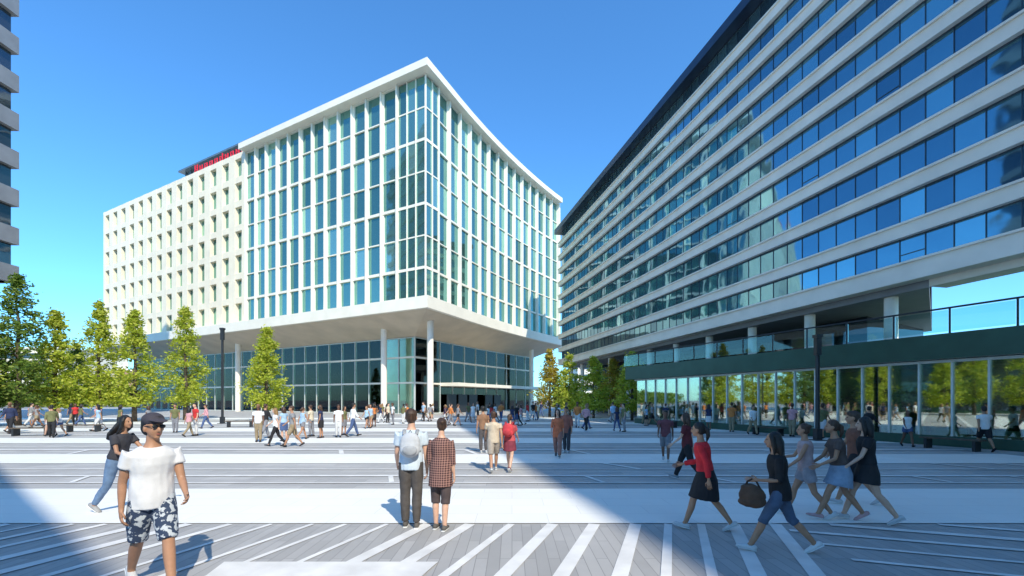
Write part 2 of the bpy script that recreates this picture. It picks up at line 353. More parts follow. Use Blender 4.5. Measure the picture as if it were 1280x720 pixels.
# ---------------------------------------------------------------- shop pavilion
po=V((19.66,17.2));pd=V((-.395,.9187)).normalized();pn=V((-pd.y,pd.x));off=(po.x,po.y,0)
if pn.x>0: pn=-pn
sh=thing('shop_pavilion','low glass fronted pavilion with a dark green fascia below the office tower','building',off)
A0,A1=-14.0,23.0;SP=1.15
m=MB();m.ob(po,pd,pn,A0,A1+.5,-16,.7,3.75,4.8);m.build('fascia_roof',M_green,sh,off)
m=MB();m.ob(po,pd,pn,A0,A1,-.15,.12,0.02,.45);m.build('plinth',M_green,sh,off)
m=MB();m.ob(po,pd,pn,A0,A1,-4.2,-4,.02,3.7);m.build('back_wall',pm('back_wall',(.5,.66,.3),.7,0,.5,.9),sh,off)
m=MB();m.ob(po,pd,pn,A0,A1,-3.99,-.16,3.65,3.695);m.build('shop_ceiling',M_white,sh,off)
m=MB();m.ob(po,pd,pn,A0,A1,-3.99,-.16,.02,.05);m.build('shop_floor',M_white,sh,off)
m=MB();m.ob(po,pd,pn,A1-.2,A1,-4,-.16,.06,3.64);m.build('end_wall',M_dark,sh,off)
mu=MB();k=A0
while k<A1-.5:
    m=MB();m.ob(po,pd,pn,k+.03,k+SP-.03,-.03,.03,.45,3.74);m.build('shop_window',M_gs,sh,off)
    mu.ob(po,pd,pn,k-.035,k+.035,-.1,.1,.45,3.74);k+=SP
mu.ob(po,pd,pn,A0,A1,-.09,.13,3.62,3.73);mu.build('mullion',M_mull,sh,off)
bo=po+pn*.5
bal=thing('balustrade','glass and steel balustrade along the terrace above the green fascia','balustrade',(bo.x,bo.y,4.8));off=(bo.x,bo.y,4.8)
m=MB();m.ob(po,pd,pn,A0,A1+.4,.46,.54,5.85,5.92);m.build('handrail',M_dark,bal,off)
k=A0
while k<A1:
    m=MB();m.ob(po,pd,pn,k-.03,k+.03,.47,.53,4.8,5.85);m.build('post',M_dark,bal,off)
    m=MB();m.ob(po,pd,pn,k+.06,k+1.94,.49,.51,4.9,5.8);m.build('glass_panel',M_gr,bal,off);k+=2
# ---------------------------------------------------------------- left edge tower, far blocks, blocks behind the viewer
lb=thing('office_block','dark grey tower block with ledges cut off by the left edge of the photo','building',(-57,25,0))
off=(-57,25,0)
m=MB();m.box(-72,-44.4,8,39.7,12.4,60);m.build('glazed_core',M_gdk,lb,off)
for k in range(14):
    z=12.4+k*3.4;m=MB();m.box(-72.5,-44,7.5,40,z,z+1.5);m.build('ledge',M_grey,lb,off)
m=MB();m.box(-70,-50,10,34,0,12.4);m.build('base',M_green,lb,off)
for k in range(5):
    m=MB();m.box(-50.05,-49.9,11+k*4.6,14.6+k*4.6,.5,9);m.build('shopfront',M_gdk,lb,off)
def lowblock(x0,x1,y0,y1,h,label,mat):
    t=thing('city_block',label,'building',((x0+x1)/2,y0,0));off=((x0+x1)/2,y0,0)
    m=MB();m.box(x0,x1,y0,y1,0,h);m.build('wall',mat,t,off);m=MB();m.box(x0-.4,x1+.4,y0-.4,y1+.4,h,h+.6);m.build('roof',M_conc,t,off)
    z=1.5
    while z<h-2.5:
        m=MB();m.box(x0+.6,x1-.6,y0-.06,y0+.05,z,z+1.8);m.build('window_strip',M_gdk,t,off);z+=3.6
lowblock(-200,-150,150,175,19,'pale low block seen between the trees at the far left',M_cream)
lowblock(-150,-128,170,190,13,'brick toned low block far behind the left trees',pm('tan_brick',(.35,.22,.15),.8,0,.2,.5))
lowblock(22,46,150,170,17,'small pale block at the end of the gap between the two big buildings',M_conc)
def slab(label,o,d,n,L0,L1,dep,h):
    t=thing('city_block',label,'building',(o[0],o[1],0));off=(o[0],o[1],0)
    m=MB();m.ob(o,d,n,L0,L1,-dep,0,0,h);m.build('wall',M_conc,t,off)
    z=1.5
    while z<h-2.5:
        m=MB();m.ob(o,d,n,L0+.5,L1-.5,-.05,.06,z,z+2);m.build('window_strip',M_gdk,t,off);z+=3.6
slab('office slab behind the viewer whose shadow falls on the lower left paving',V((.4,-15.6)),V((.794,-.607)),V((.607,.794)),-8,13,10,25)
slab('unseen tall block added beside the viewer to shade the right half',V((14.2,0)),V((-.2093,.9779)),V((-.9779,-.2093)),-66,7,8.2,48.5)  # added unseen block, sized so its shadow covers the right of the plaza
# ---------------------------------------------------------------- trees
def tree(label,loc,h,rad,seed,leafm,nclump=170,per=34,base=.16,ls=.15,group=None):
    rg=random.Random(seed);t=thing('plaza_tree',label,'tree',(loc[0],loc[1],0),rg.uniform(0,6),group)
    tr=MB();cr=MB();pts=[];rd=[]
    for k in range(8):
        f=k/7;pts.append((rg.uniform(-.08,.08)*f*2,rg.uniform(-.08,.08)*f*2,h*.95*f));rd.append(max(.02,.019*h*(1-f)**.9+.02))
    tr.tube(pts,rd,9)
    def prof(f): return rad*min(1,.5+f*2.4)*(1-f)**.8
    for k in range(nclump):
        f=rg.random()**1.2;ang=rg.uniform(0,6.283);rmax=prof(f)*rg.uniform(.7,1.15);rr_=rmax*math.sqrt(rg.uniform(.1,1))
        z=h*(base+(1-base)*f);c=V((rr_*math.cos(ang),rr_*math.sin(ang),z))
        if k%6==0: tr.tube([(0,0,max(.12*h,z-rr_*.7)),(c.x*.5,c.y*.5,z-rr_*.25),tuple(c)],[.012*h*(1-f)*.5+.015,.02,.008],5)
        cs=(rg.uniform(.24,.5)*rad/2.2+.06)*(1.15-.55*f)
        for q in range(per):
            p=c+V((rg.gauss(0,cs*.6),rg.gauss(0,cs*.6),rg.gauss(0,cs*.42)))
            u=V((rg.gauss(0,1),rg.gauss(0,1),rg.gauss(0,.6))).normalized();w=u.cross(V((rg.gauss(0,1),rg.gauss(0,1),rg.gauss(0,1)))).normalized()
            s=ls*rg.uniform(.6,1.3);cr.poly([p-u*s,p+w*s*.45,p+u*s,p-w*s*.45])
    tr.build('trunk',M_bark,t,smooth=True);cr.build('crown',leafm,t,norm=False)
    return t
TL=[(232,525,385,2.5,M_l1,'yellow green tree beside the left lamp post, tallest in front of the cream wing'),
(333,526,410,2.4,M_l1,'pale green conical tree in front of the lobby, right of the left lamp post'),
(168,527,388,2.5,M_l1,'yellow green tree standing just left of the tree by the lamp post'),
(124,528,378,2.4,M_l1,'light green tree at the left end of the cream wing'),
(70,530,388,2.1,M_l1,'slim yellow green tree between two larger trees at the far left'),
(22,532,345,2.8,M_l2,'dark green tree below the left edge tower block')]
tp=[]
for k,(px,py,pt,r,lm,lab) in enumerate(TL):
    x,y=gp(px,py);h=2+(500-pt)/F*y;tp.append(tree(lab,(x,y),h,r,20+k,lm,190))
for k,(x,y) in enumerate(((-37,26),(-35,19),(-36,12),(-34,5),(-39,32),(-40,16),(-39,9))):
    dup(tp[k%5],(x,y,0),k*1.7,('first','second','third','fourth','fifth','sixth','seventh')[k]+' yellow green tree of the row along the left tower block, outside the photo')
x,y=gp(96,520);tree('dark green tree set back behind the slim yellow green tree',(x,y),9,2.2,31,M_l2)
x,y=gp(-20,533);tree('green tree half cut by the left edge of the photo',(x,y),10,2.4,32,M_l2)
for k,(px,py,pt,r,lm,lab) in enumerate([(687,521,438,2.4,M_l3,'orange tinted tree at the right corner of the lobby'),(712,522,444,2.4,M_l1,'light green tree in the gap between the big buildings'),
 (742,523,446,2.3,M_l1,'yellow green tree at the foot of the office tower'),(790,526,441,2.2,M_l1,'bright green tree at the left end of the shop pavilion'),(766,520,450,2.6,M_l3,'amber tree behind the pavilion end')]):
    x,y=gp(px,py);h=2+(500-pt)/F*y;tree(lab,(x,y),h,r,50+k,lm,150,34)
for k,(s,h) in enumerate(((-.6,3.4),(5.6,3.4),(13,3.4))):
    p=po+pd*s+pn*-1.5;tree(('bushy tree placed behind glass as a reflected tree, nearest the right edge','bushy tree placed as a reflected tree in the middle shop windows','tree placed as a reflected tree in the far shop windows')[k],(p.x,p.y),h,1.2,70+k,M_l2,90,40,.22,.09)  # added trees standing in for tree reflections in the shop glass
rg=random.Random(9)
for k in range(9):  # added greenery behind the panes, standing in for reflected foliage
    s=-3.0+k*2.9;p=po+pd*s+pn*-2.0
    t=thing('reflection_planter',('first','second','third','fourth','fifth','sixth','seventh','eighth','ninth')[k]+' leafy box from the right, added for green reflections in the shop glass','reflection_planter',(p.x,p.y,.05));off=(p.x,p.y,.05)
    m=MB();m.ob(p,pd,pn,-1.42,1.42,-.4,.4,.05,.7);m.build('box',M_white,t,off)
    m=MB()
    for q in range(2200):
        c=p+pd*rg.uniform(-1.42,1.42)+pn*rg.uniform(-.45,.45);hh=2.2*(.55+.45*noise.noise(V((c.x*1.3,c.y*1.3,k))))+.3
        P_=V((c.x,c.y,.7+hh*rg.random()));u=V((rg.gauss(0,1),rg.gauss(0,1),rg.gauss(0,1))).normalized();w=u.orthogonal()
        m.poly([P_-u*.1,P_+w*.05,P_+u*.1,P_-w*.05])
    m.build('leaves',(M_l1,M_l2,M_l1)[k%3],t,off,norm=False)
for (x0,x1,y0,y1,h,sd_) in ((-210,-95,125,140,9,1),(12,60,118,128,7,2)):
    rg=random.Random(sd_);m=MB()
    for q in range(9000):
        X_=rg.uniform(x0,x1);P_=V((X_,rg.uniform(y0,y1),0));hh=h*(.65+.35*noise.noise(V((X_*.12,sd_,0))));P_.z=hh*rg.random()**.7
        u=V((rg.gauss(0,1),rg.gauss(0,1),rg.gauss(0,1))).normalized();w=u.orthogonal();m.poly([P_-u*.5,P_+w*.3,P_+u*.5,P_-w*.3])
    tag(m.build('tree_belt',M_l2,norm=False),'far belt of green trees on the horizon '+('at the left' if sd_==1 else 'behind the gap on the right'),'trees',kind='stuff')
# ---------------------------------------------------------------- lamps, benches
def lamp(px,py,h,label):
    x,y=gp(px,py);t=thing('street_lamp',label,'street lamp',(x,y,0))
    m=MB();m.box(-.28,.28,-.28,.28,.01,.06);m.box(-.14,.14,-.14,.14,.06,.6);m.build('base',M_dark,t)
    m=MB();m.tube([(0,0,.6),(0,0,h-1.0)],[.1,.09],12);m.build('post',M_dark,t,smooth=False)
    m=MB();m.box(-.12,.12,-.12,.12,h-1.0,h-.15);m.build('lamp_head',M_dark,t)
    m=MB();m.box(-.16,.16,-.16,.16,h-.15,h);m.build('cap',M_dark,t)
lamp(278,530,8.0,'tall dark lamp post among the left trees')
lamp(1022,551,5.2,'tall dark lamp post in front of the shop windows')
def bench(x,y,rz,label):
    t=thing('bench',label,'bench',(x,y,0),rz)
    m=MB()
    for k in range(4): m.box(-.95,.95,-.24+k*.125,-.14+k*.125,.42,.47)
    m.build('seat',M_bark,t)
    for sx in (-.75,.75):
        m=MB();m.box(sx-.05,sx+.05,-.22,.22,.012,.42);m.build('leg',M_dark,t)
rzp=math.atan2(pd.y,pd.x)
for k,s in enumerate((1.5,9.5,17.5)):
    p=po+pd*s+pn*1.6;bench(p.x,p.y,rzp,('slatted bench nearest the right edge by the shop windows','slatted bench below the middle shop windows','slatted bench by the far end of the shop windows')[k])
for k,(px,py) in enumerate(((40,545),(105,540),(300,534))):
    x,y=gp(px,py);bench(x,y,.2,('slatted bench under the dark green left tree','slatted bench under the slim left tree','slatted bench right of the left lamp post')[k])
# ---------------------------------------------------------------- people
SK={'l':pm('skin_light',(.62,.37,.26),.5,0,.08,12),'m':pm('skin_tan',(.42,.22,.13),.5,0,.08,12),'d':pm('skin_brown',(.16,.075,.045),.5,0,.1,12)}
HR={'k':pm('hair_black',(.012,.01,.009),.45,0,.5,40,.6,90,(1,1,.15)),'b':pm('hair_brown',(.06,.03,.016),.45,0,.5,40,.6,90,(1,1,.15)),'y':pm('hair_fair',(.26,.15,.06),.5,0,.4,40,.6,90,(1,1,.15))}
M_eye=pm('eye',(.02,.015,.012),.2);M_lip=pm('lips',(.3,.1,.08),.5);M_sole=pm('shoe_sole',(.7,.7,.68),.6)
def solid(mb,name,mat,par,vox,xf,amp=0,extra=None,it=4):
    o=mb.build(name,mat,par,xf=xf)
    r=o.modifiers.new('r','REMESH');r.mode='VOXEL';r.voxel_size=vox
    sm=o.modifiers.new('s','SMOOTH');sm.factor=.5;sm.iterations=it
    bpy.context.view_layer.update()
    me=bpy.data.meshes.new_from_object(o.evaluated_get(bpy.context.evaluated_depsgraph_get()))
    o.modifiers.clear();o.data=me
    if amp:
        nv=[v.normal.copy() for v in me.vertices]
        for v,q in zip(me.vertices,nv):
            w=v.co;f=noise.noise(V((w.x*11,w.y*11,w.z*5)))+.5*noise.noise(V((w.x*20+5,w.y*20,w.z*11)))
            v.co=w+q*(amp*f)
    if extra:
        extra.bm.transform(xf);bmesh.ops.recalc_face_normals(extra.bm,faces=extra.bm.faces);tm=bpy.data.meshes.new('t');extra.bm.to_mesh(tm);extra.bm.free()
        bb=bmesh.new();bb.from_mesh(me);bb.from_mesh(tm);bb.to_mesh(me);bb.free()
    me.shade_smooth();return o
def trunc(pts,rad,L):
    n=int(L);fr_=L-n;o=list(pts[:n+1]);r=list(rad[:n+1])
    if fr_>1e-3 and n+1<len(pts): o.append(pts[n].lerp(pts[n+1],fr_));r.append(rad[n]*(1-fr_)+rad[n+1]*fr_)
    return o,r
WALK=dict(la=24,lk=7,lf=12,ra=-15,rk=22,rf=-30,lar=-20,lae=14,rar=24,rae=26)
STAND=dict(la=4,lk=5,lf=0,ra=-4,rk=3,rf=0,lar=2,lae=14,rar=-3,rae=12)
def person(label,loc,rz,H=1.7,fem=False,pose=WALK,top=((.6,.6,.6),.9,-.08),bot=('trousers',(.1,.1,.15),4),hair=('short','k'),skin='l',shoe=(.5,.5,.5),cap=None,near=True,flip=False,glasses=False,group=None,topname='shirt',slim=1.0,**kw):
    p=dict(lean=3,yaw=0,pitch=0,lab=7,rab=7,lin=0,rin=0);p.update(pose);p.update(kw)
    if flip:
        for q in ('a','k','f','ar','ae','ab','in'): p['l'+q],p['r'+q]=p['r'+q],p['l'+q]
    t=thing('person',label,'person',(loc[0],loc[1],.022),rz,group)
    vox=.011 if near else .02;k=H/1.75
    ln=R(p['lean']);up=V((0,math.sin(ln),math.cos(ln)));X=V((1,0,0))
    tz=lambda z:up*z
    sw=.158 if fem else .185
    tor=[(-.09,.11,.09),(-.02,.165,.118),(.06,.162,.112),(.14,.138,.1),(.21,.122,.09),(.31,.14,.106),(.4,.155,.105),(.455,.135,.09),(.5,.075,.07),(.55,.052,.054),(.62,.05,.052)] if fem else \
        [(-.09,.11,.09),(-.02,.158,.112),(.06,.158,.11),(.16,.15,.103),(.24,.148,.1),(.34,.168,.115),(.42,.18,.11),(.465,.15,.09),(.505,.08,.072),(.55,.058,.06),(.62,.055,.057)]
    bd=MB();bd.tube([tz(q[0]) for q in tor],[(q[1]*.97,q[2]*.95) for q in tor],16)
    legs={};mz=0
    for s,c in ((-1,'l'),(1,'r')):
        A=R(p[c+'a']);B=A-R(p[c+'k']);fp_=R(p[c+'f']);hip=V((s*.085,0,-.03))
        kn=hip+V((s*.012,math.sin(A),-math.cos(A)))*.43;an=kn+V((-s*.01,math.sin(B),-math.cos(B)))*.41
        rot=Matrix.Rotation(fp_,3,'X');fv=lambda q,rot=rot,an=an:an+rot@V(q)
        legs[s]=(hip,kn,an,fv)
        mz=min(mz,fv((0,-.075,-.088)).z,fv((0,.13,-.088)).z)
    hz=-mz
    xf=Matrix.Scale(k,4)@Matrix.Translation((0,0,hz))
    lp={};sh_m=cloth(shoe)
    for s in (-1,1):
        hip,kn,an,fv=legs[s];pts=[hip+V((0,0,.05)),hip.lerp(kn,.35),kn,kn.lerp(an,.35)+V((0,-.012,0)),an];rd=[.088,.08,.054,.055,.036]
        lp[s]=(pts,rd);bd.tube(pts+[fv((0,.03,-.05))],rd+[.035],12)
        sm=MB();sm.tube([fv((0,-.085,-.05)),fv((0,-.06,-.045)),fv((0,0,-.042)),fv((0,.08,-.055)),fv((0,.14,-.06)),fv((0,.178,-.066))],[(.022,.026),(.036,.042),(.041,.046),(.045,.032),(.04,.026),(.02,.014)],12)
        o=sm.build('shoe',sh_m,t,xf=xf,smooth=True)
        if near:
            sm=MB();sm.tube([fv((0,-.09,-.078)),fv((0,0,-.078)),fv((0,.09,-.078)),fv((0,.182,-.078))],[(.035,.011),(.04,.011),(.047,.011),(.025,.009)],10);sm.build('sole',M_sole,o,xf=xf)
    ap={};fing=MB()
    for s,c in ((-1,'l'),(1,'r')):
        A=R(p[c+'ar']);ab=R(p[c+'ab']);E=A+R(p[c+'ae']);sh0=tz(.435)+X*(s*sw)
        el=sh0+V((s*math.sin(ab),math.sin(A)*math.cos(ab),-math.cos(A)*math.cos(ab)))*.285
        inn=p[c+'in'];fd=V((s*(math.sin(ab)*.4-inn),math.sin(E),-math.cos(E))).normalized();wr=el+fd*.245
        pts=[sh0,sh0.lerp(el,.4),el,el.lerp(wr,.35),wr];rd=[.05,.046,.037,.037,.024]
        if fem: rd=[q*.86 for q in rd]
        ap[s]=(pts,rd,fd);bd.tube([tz(.42)+X*(s*sw*.55)]+pts+[wr+fd*.03],[.05]+rd+[.024],12)
        fw=V((0,1,0))-fd*fd.y
        fw=fw.normalized() if fw.length>.2 else V((0,0,1));med=fd.cross(fw)*1.0
        if med.x*s>0: med=-med
        bd.tube([wr,wr+fd*.05,wr+fd*.095],[(.026,.02),(.038,.018),(.036,.013)],10,side=fw)
        if near:
            for g,(of,L_) in enumerate(((.029,.07),(.01,.08),(-.01,.075),(-.028,.058))):
                q=wr+fd*.085+fw*of;q1=q+fd*L_*.5+med*.008;q2=q1+fd*L_*.38+med*.022;q3=q2+fd*L_*.18+med*.024
                fing.tube([q,q1,q2,q3],[.009,.0085,.0075,.005],6)
            q=wr+fd*.035+fw*.032;fing.tube([q,q+fd*.03+fw*.02+med*.012,q+fd*.062+fw*.022+med*.022],[.0115,.01,.007],6)
    hc=tz(.6)+up*.1+V((0,.02,0));Mh=Matrix.Translation(hc)@Matrix.Rotation(R(p['yaw']),4,'Z')@Matrix.Rotation(-R(p['pitch']),4,'X')
    hs=.93 if fem else 1.0
    Mh=Mh@Matrix.Scale(hs,4)
    bd.ell((0,-.012,.025),(.077,.096,.09),Mh);bd.ell((0,.018,-.035),(.062,.074,.085),Mh);bd.ell((0,.055,-.098),(.03,.032,.024),Mh)
    bd.tube([Mh@V((0,.085,.02)),Mh@V((0,.103,-.02)),Mh@V((0,.106,-.036)),Mh@V((0,.086,-.05))],[.009,.014,.016,.01],8)
    for s in (-1,1): bd.ell((s*.077,-.005,-.02),(.013,.022,.033),Mh)
    solid(bd,'body',SK[skin],t,vox if near else .018,xf,0,fing if near else None,3)
    if near:
        for s in (-1,1):
            e=MB();e.ell((s*.031,.083,.006),(.013,.009,.008),Mh,8,6);e.build('eye',M_eye,t,xf=xf)
        e=MB();e.ell((0,.089,-.07),(.022,.008,.008),Mh,8,6);e.build('lips',M_lip,t,xf=xf)
    hm=MB();hk,hcx=hair
    hm.ell((0,-.028,.04),(.088,.1,.094),Mh);hm.ell((0,-.05,-.01),(.084,.075,.09),Mh)
    if hk=='short': hm.ell((0,.03,.082),(.066,.06,.04),Mh)
    if hk in('long','wind'):
        dx=.0 if hk=='long' else .1;by=0 if hk=='long' else -.12
        hm.tube([Mh@V((0,-.05,.05)),Mh@V((0,-.08,-.04)),Mh@V((dx*.3,-.095+by*.4,-.15)),Mh@V((dx*.7,-.1+by,-.25)),Mh@V((dx,-.09+by*1.5,-.34))],[(.085,.06),(.105,.07),(.115,.06),(.1,.05),(.05,.025)],14)
        for s in (-1,1): hm.tube([Mh@V((s*.05,.03,.09)),Mh@V((s*.085,.02,.01)),Mh@V((s*.092,.0,-.1)),Mh@V((s*.085+dx*.4,-.01+by*.5,-.24))],[.03,.03,.033,.014],8)
    if hk=='bun': hm.ell((0,-.12,.06),(.045,.04,.045),Mh)
    if hk=='tail': hm.tube([Mh@V((0,-.11,.04)),Mh@V((0,-.16,0)),Mh@V((0,-.17,-.1)),Mh@V((0,-.14,-.22))],[.03,.04,.035,.012],10)
    solid(hm,'hair',HR[hcx],t,.013 if near else .022,xf,.009 if near else 0,None,2)
    tc_,sl,hem=top[:3];tm=cloth(*tc_) if isinstance(tc_[0],tuple) else cloth(tc_)
    sm=MB();rows=[(hem,.17 if hem>-.25 else .2,.13 if hem>-.25 else .155)]+[(q[0],q[1]+.02,q[2]+.022) for q in tor if max(hem+.02,-.085)<q[0]<.51]
    if hem>-.05: rows[0]=(hem,.165 if not fem else .155,.12)
    sm.tube([tz(q[0]) for q in rows],[(q[1]*slim,q[2]*slim) for q in rows],18)
    for s in (-1,1):
        pts,rd,_=ap[s]
        if sl>0:
            q,r=trunc(pts,[x+.016+(.008 if sl<2 else 0) for x in rd],sl);sm.tube([tz(.425)+X*(s*sw*.5)]+q,[.055]+r,12)
        else: sm.tube([tz(.43)+X*(s*sw*.4),tz(.46)+X*(s*sw*.85)],[.05,.045],10)
    solid(sm,topname,tm,t,vox,xf,.007 if near else 0)
    kind,bc,L_=bot;bm_=cloth(*bc) if isinstance(bc[0],tuple) else cloth(bc)
    sm=MB()
    if kind=='skirt':
        ml=(lp[-1][0][0].lerp(lp[-1][0][2],L_),lp[1][0][0].lerp(lp[1][0][2],L_));c=(ml[0]+ml[1])/2;sp=abs(ml[0].y-ml[1].y)/2+.1
        sm.tube([tz(.13),tz(.02),tz(-.1)+V((0,c.y*.3,0)),c],[(.15,.112),(.182,.135),(.195,.12+sp*.25),(.21,max(.14,sp))],18)
    else:
        rows=[(q[0],q[1]+.012,q[2]+.012) for q in tor if -.1<q[0]<.15];sm.tube([tz(q[0]) for q in rows],[(q[1],q[2]) for q in rows],16)
        ex=.03 if kind=='shorts' else (.012 if kind=='jeans' else .02)
        for s in (-1,1):
            pts,rd=lp[s];q,r=trunc(pts,[x+ex*(.6 if i==0 else 1) for i,x in enumerate(rd)],L_)
            sm.tube(q,r,14)
    solid(sm,kind,bm_,t,vox,xf,.007 if near else 0)
    if cap:
        cm=MB();cm.ell((0,-.012,.07),(.093,.11,.075),Mh);cm.tube([Mh@V((0,.06,.07)),Mh@V((0,.13,.062)),Mh@V((0,.165,.05))],[(.075,.012),(.07,.01),(.035,.008)],12);solid(cm,'cap',cloth(cap),t,.009,xf,0,None,2)
    if glasses:
        cm=MB()
        for s in (-1,1): cm.ell((s*.032,.094,.006),(.027,.01,.02),Mh,10,6);cm.tube([Mh@V((s*.06,.085,.012)),Mh@V((s*.08,.0,.01))],[.004,.004],6)
        cm.build('sunglasses',M_dark,t,xf=xf)
    wrl={s:V((xf@(ap[s][0][4]+ap[s][2]*.09))) for s in ap}
    return t,(loc,rz,xf,tz,wrl)
def bag(kind,label,info,col,local=None):
    loc,rz,xf,tz,wrl=info
    Mw=Matrix.Translation((loc[0],loc[1],.022))@Matrix.Rotation(rz,4,'Z');w=Mw@V(local)
    t=thing(kind,label,'bag',w,rz);m=MB()
    if kind=='backpack':
        m.ell((0,-.1,.22),(.15,.085,.14));m.ell((0,-.1,.1),(.16,.1,.13));m.ell((0,-.1,.16),(.16,.09,.16));solid(m,'pack',cloth(col),t,.012,Matrix.Identity(4),.003)
        q=MB();q.ell((0,-.17,.09),(.115,.05,.085));solid(q,'pocket',cloth(tuple(c*.7 for c in col)),t,.01,Matrix.Identity(4))
        for s in (-1,1):
            q=MB();q.tube([(s*.09,-.05,.32),(s*.1,.06,.385),(s*.105,.17,.3),(s*.11,.17,.15),(s*.13,.03,.05)],[(.028,.01)]*5,8);q.build('strap',cloth(tuple(c*.6 for c in col)),t,smooth=True)
        q=MB();q.tube([(-.03,-.07,.34),(0,-.09,.39),(.03,-.07,.34)],[.008]*3,6);q.build('handle',M_dark,t)
    else:
        m.ell((0,0,-.2),(.085,.16,.13));m.ell((0,0,-.28),(.09,.17,.08));m.ell((0,.03,-.1),(.06,.1,.05));solid(m,'pouch',cloth(col),t,.011,Matrix.Identity(4),.012)
        q=MB();q.tube([(0,-.1,-.12),(0,-.05,-.02),(0,0,.01),(0,.05,-.02),(0,.1,-.12)],[.013]*5,6);q.build('handle',cloth(tuple(c*.6 for c in col)),t,smooth=True)
blk=(.015,.015,.018);wht=(.78,.77,.75)
# --- near figures
i=person('man in dark cap, sunglasses, white tee and patterned shorts walking at the front left',gp(190,738),R(-128),1.84,False,WALK,((.72,.72,.73),1.1,-.1),('shorts',((.03,.05,.1),'floral',(.5,.54,.58),22),1.95),('short','k'),'m',(.6,.6,.6),cap=(.05,.045,.06),glasses=True,yaw=12,rar=-14,rae=20,lar=16,lae=45,lin=.15,slim=1.06)
i=person('woman with windblown black hair, dark top and blue jeans behind the man in the cap',gp(147,641),R(-95),1.74,True,WALK,((.04,.04,.05),1.2,-.02),('jeans',(.13,.21,.34),4),('wind','k'),'m',(.3,.3,.3),lean=12,lar=40,lae=60,rar=20,rae=55)
bag('handbag','red handbag carried by the windblown woman at the left',i[1],(.5,.03,.05),tuple(i[1][4][1]))
i=person('man with grey backpack, pale blue shirt and dark trousers, back turned, in the centre',gp(514,660),R(8),1.81,False,STAND,((.55,.64,.72),1.3,-.1),('trousers',(.075,.065,.06),4),('short','b'),'l',(.1,.09,.08),lar=12,lae=30)
bag('backpack','pale grey backpack on the man in the pale blue shirt',i[1],(.5,.52,.55),(0,-.1,1.13))
i=person('woman in dark red brown checked tunic, back turned, beside the grey backpack man',gp(551,663),R(-8),1.68,True,STAND,(((.05,.018,.02),'plaid',(.3,.16,.13),9),3.0,-.27),('trousers',(.07,.05,.05),2.6),('bun','b'),'l',(.1,.09,.08),yaw=20)
i=person('woman with a red backpack and dark skirt walking away in the middle of the plaza',gp(637,589),R(-12),1.6,True,WALK,((.5,.08,.09),1.2,-.06),('skirt',(.2,.03,.05),.7),('tail','b'),'l',(.2,.1,.1))
bag('backpack','red backpack on the woman walking away in mid plaza',i[1],(.6,.05,.06),(0,-.1,.98))
i=person('person in beige top and pale shorts walking left of the red backpack woman',gp(617,590),R(6),1.68,False,WALK,((.55,.45,.33),1.1,-.1),('shorts',(.35,.3,.25),1.9),('short','b'),'m',(.4,.4,.4),flip=True)
i=person('person in brown top standing behind the person in beige top',gp(604,566),R(20),1.72,False,STAND,((.25,.13,.07),1.2,-.08),('trousers',(.08,.07,.07),4),('short','k'),'m')
i=person('woman in orange red tunic with long dark hair walking at the shadow edge',gp(697,572),R(170),1.68,True,WALK,((.6,.16,.07),2.5,-.2),('trousers',(.35,.16,.12),4),('long','k'),'l',(.1,.1,.1))
i=person('person in brick brown coat beside the woman in orange red tunic',gp(708,566),R(160),1.7,False,STAND,((.28,.1,.07),3,-.2),('trousers',(.05,.05,.06),4),('short','k'),'m')
i=person('woman in red jacket and black skirt walking left through the shade',gp(882,664),R(62),1.66,True,WALK,((.65,.02,.03),3.8,-.02),('skirt',blk,.95),('tail','k'),'m',(.55,.55,.55),topname='jacket',lean=8,rar=15,rae=60)
i=person('woman in dark red top and black trousers walking just left of the red jacket',gp(859,601),R(60),1.68,True,WALK,((.12,.015,.02),1.3,-.08),('trousers',blk,4),('long','b'),'l',(.3,.3,.3),flip=True)
i=person('person in maroon top and grey shorts, leftmost of the right hand walkers',gp(832,577),R(160),1.66,False,WALK,((.16,.05,.06),1.1,-.08),('shorts',(.2,.2,.22),1.9),('short','k'),'d')
i=person('woman with long black hair, black top and cropped jeans striding left with brown bag',gp(975,692),R(72),1.62,True,WALK,((.012,.012,.014),2.2,-.14),('jeans',(.07,.11,.18),2.5),('long','k'),'m',(.65,.65,.65),la=30,lk=6,ra=-22,rk=20,rf=-32,lar=2,lae=88,rar=-12,rae=20,lean=6)
bag('handbag','brown soft handbag carried by the woman with long black hair',i[1],(.09,.05,.03),tuple(i[1][4][-1]))
i=person('woman in greyish pink tank top and grey shorts behind the woman in black',gp(1008,648),R(66),1.6,True,WALK,((.42,.3,.29),.0,-.06),('shorts',(.3,.28,.3),1.3),('bun','b'),'m',(.65,.65,.65),flip=True,lar=30,lae=50)
i=person('woman in dark top and pale denim skirt with a wide stride at the right',gp(1050,652),R(74),1.68,True,WALK,((.1,.07,.06),1.1,.02),('skirt',(.26,.34,.44),.75),('tail','b'),'m',(.5,.3,.3),lean=9,la=28,lar=15,lae=50)
i=person('woman in black tee and short black skirt, rightmost of the near walkers',gp(1084,654),R(68),1.72,True,WALK,(blk,1.1,-.02),('skirt',(.02,.02,.022),.65),('long','k'),'l',(.55,.55,.55),flip=True)
i=person('man in rust tee and black shorts half hidden behind the walker in black',gp(1070,632),R(65),1.78,False,WALK,((.2,.08,.05),1.0,-.08),('shorts',blk,1.95),('short','b'),'m',(.5,.5,.5))
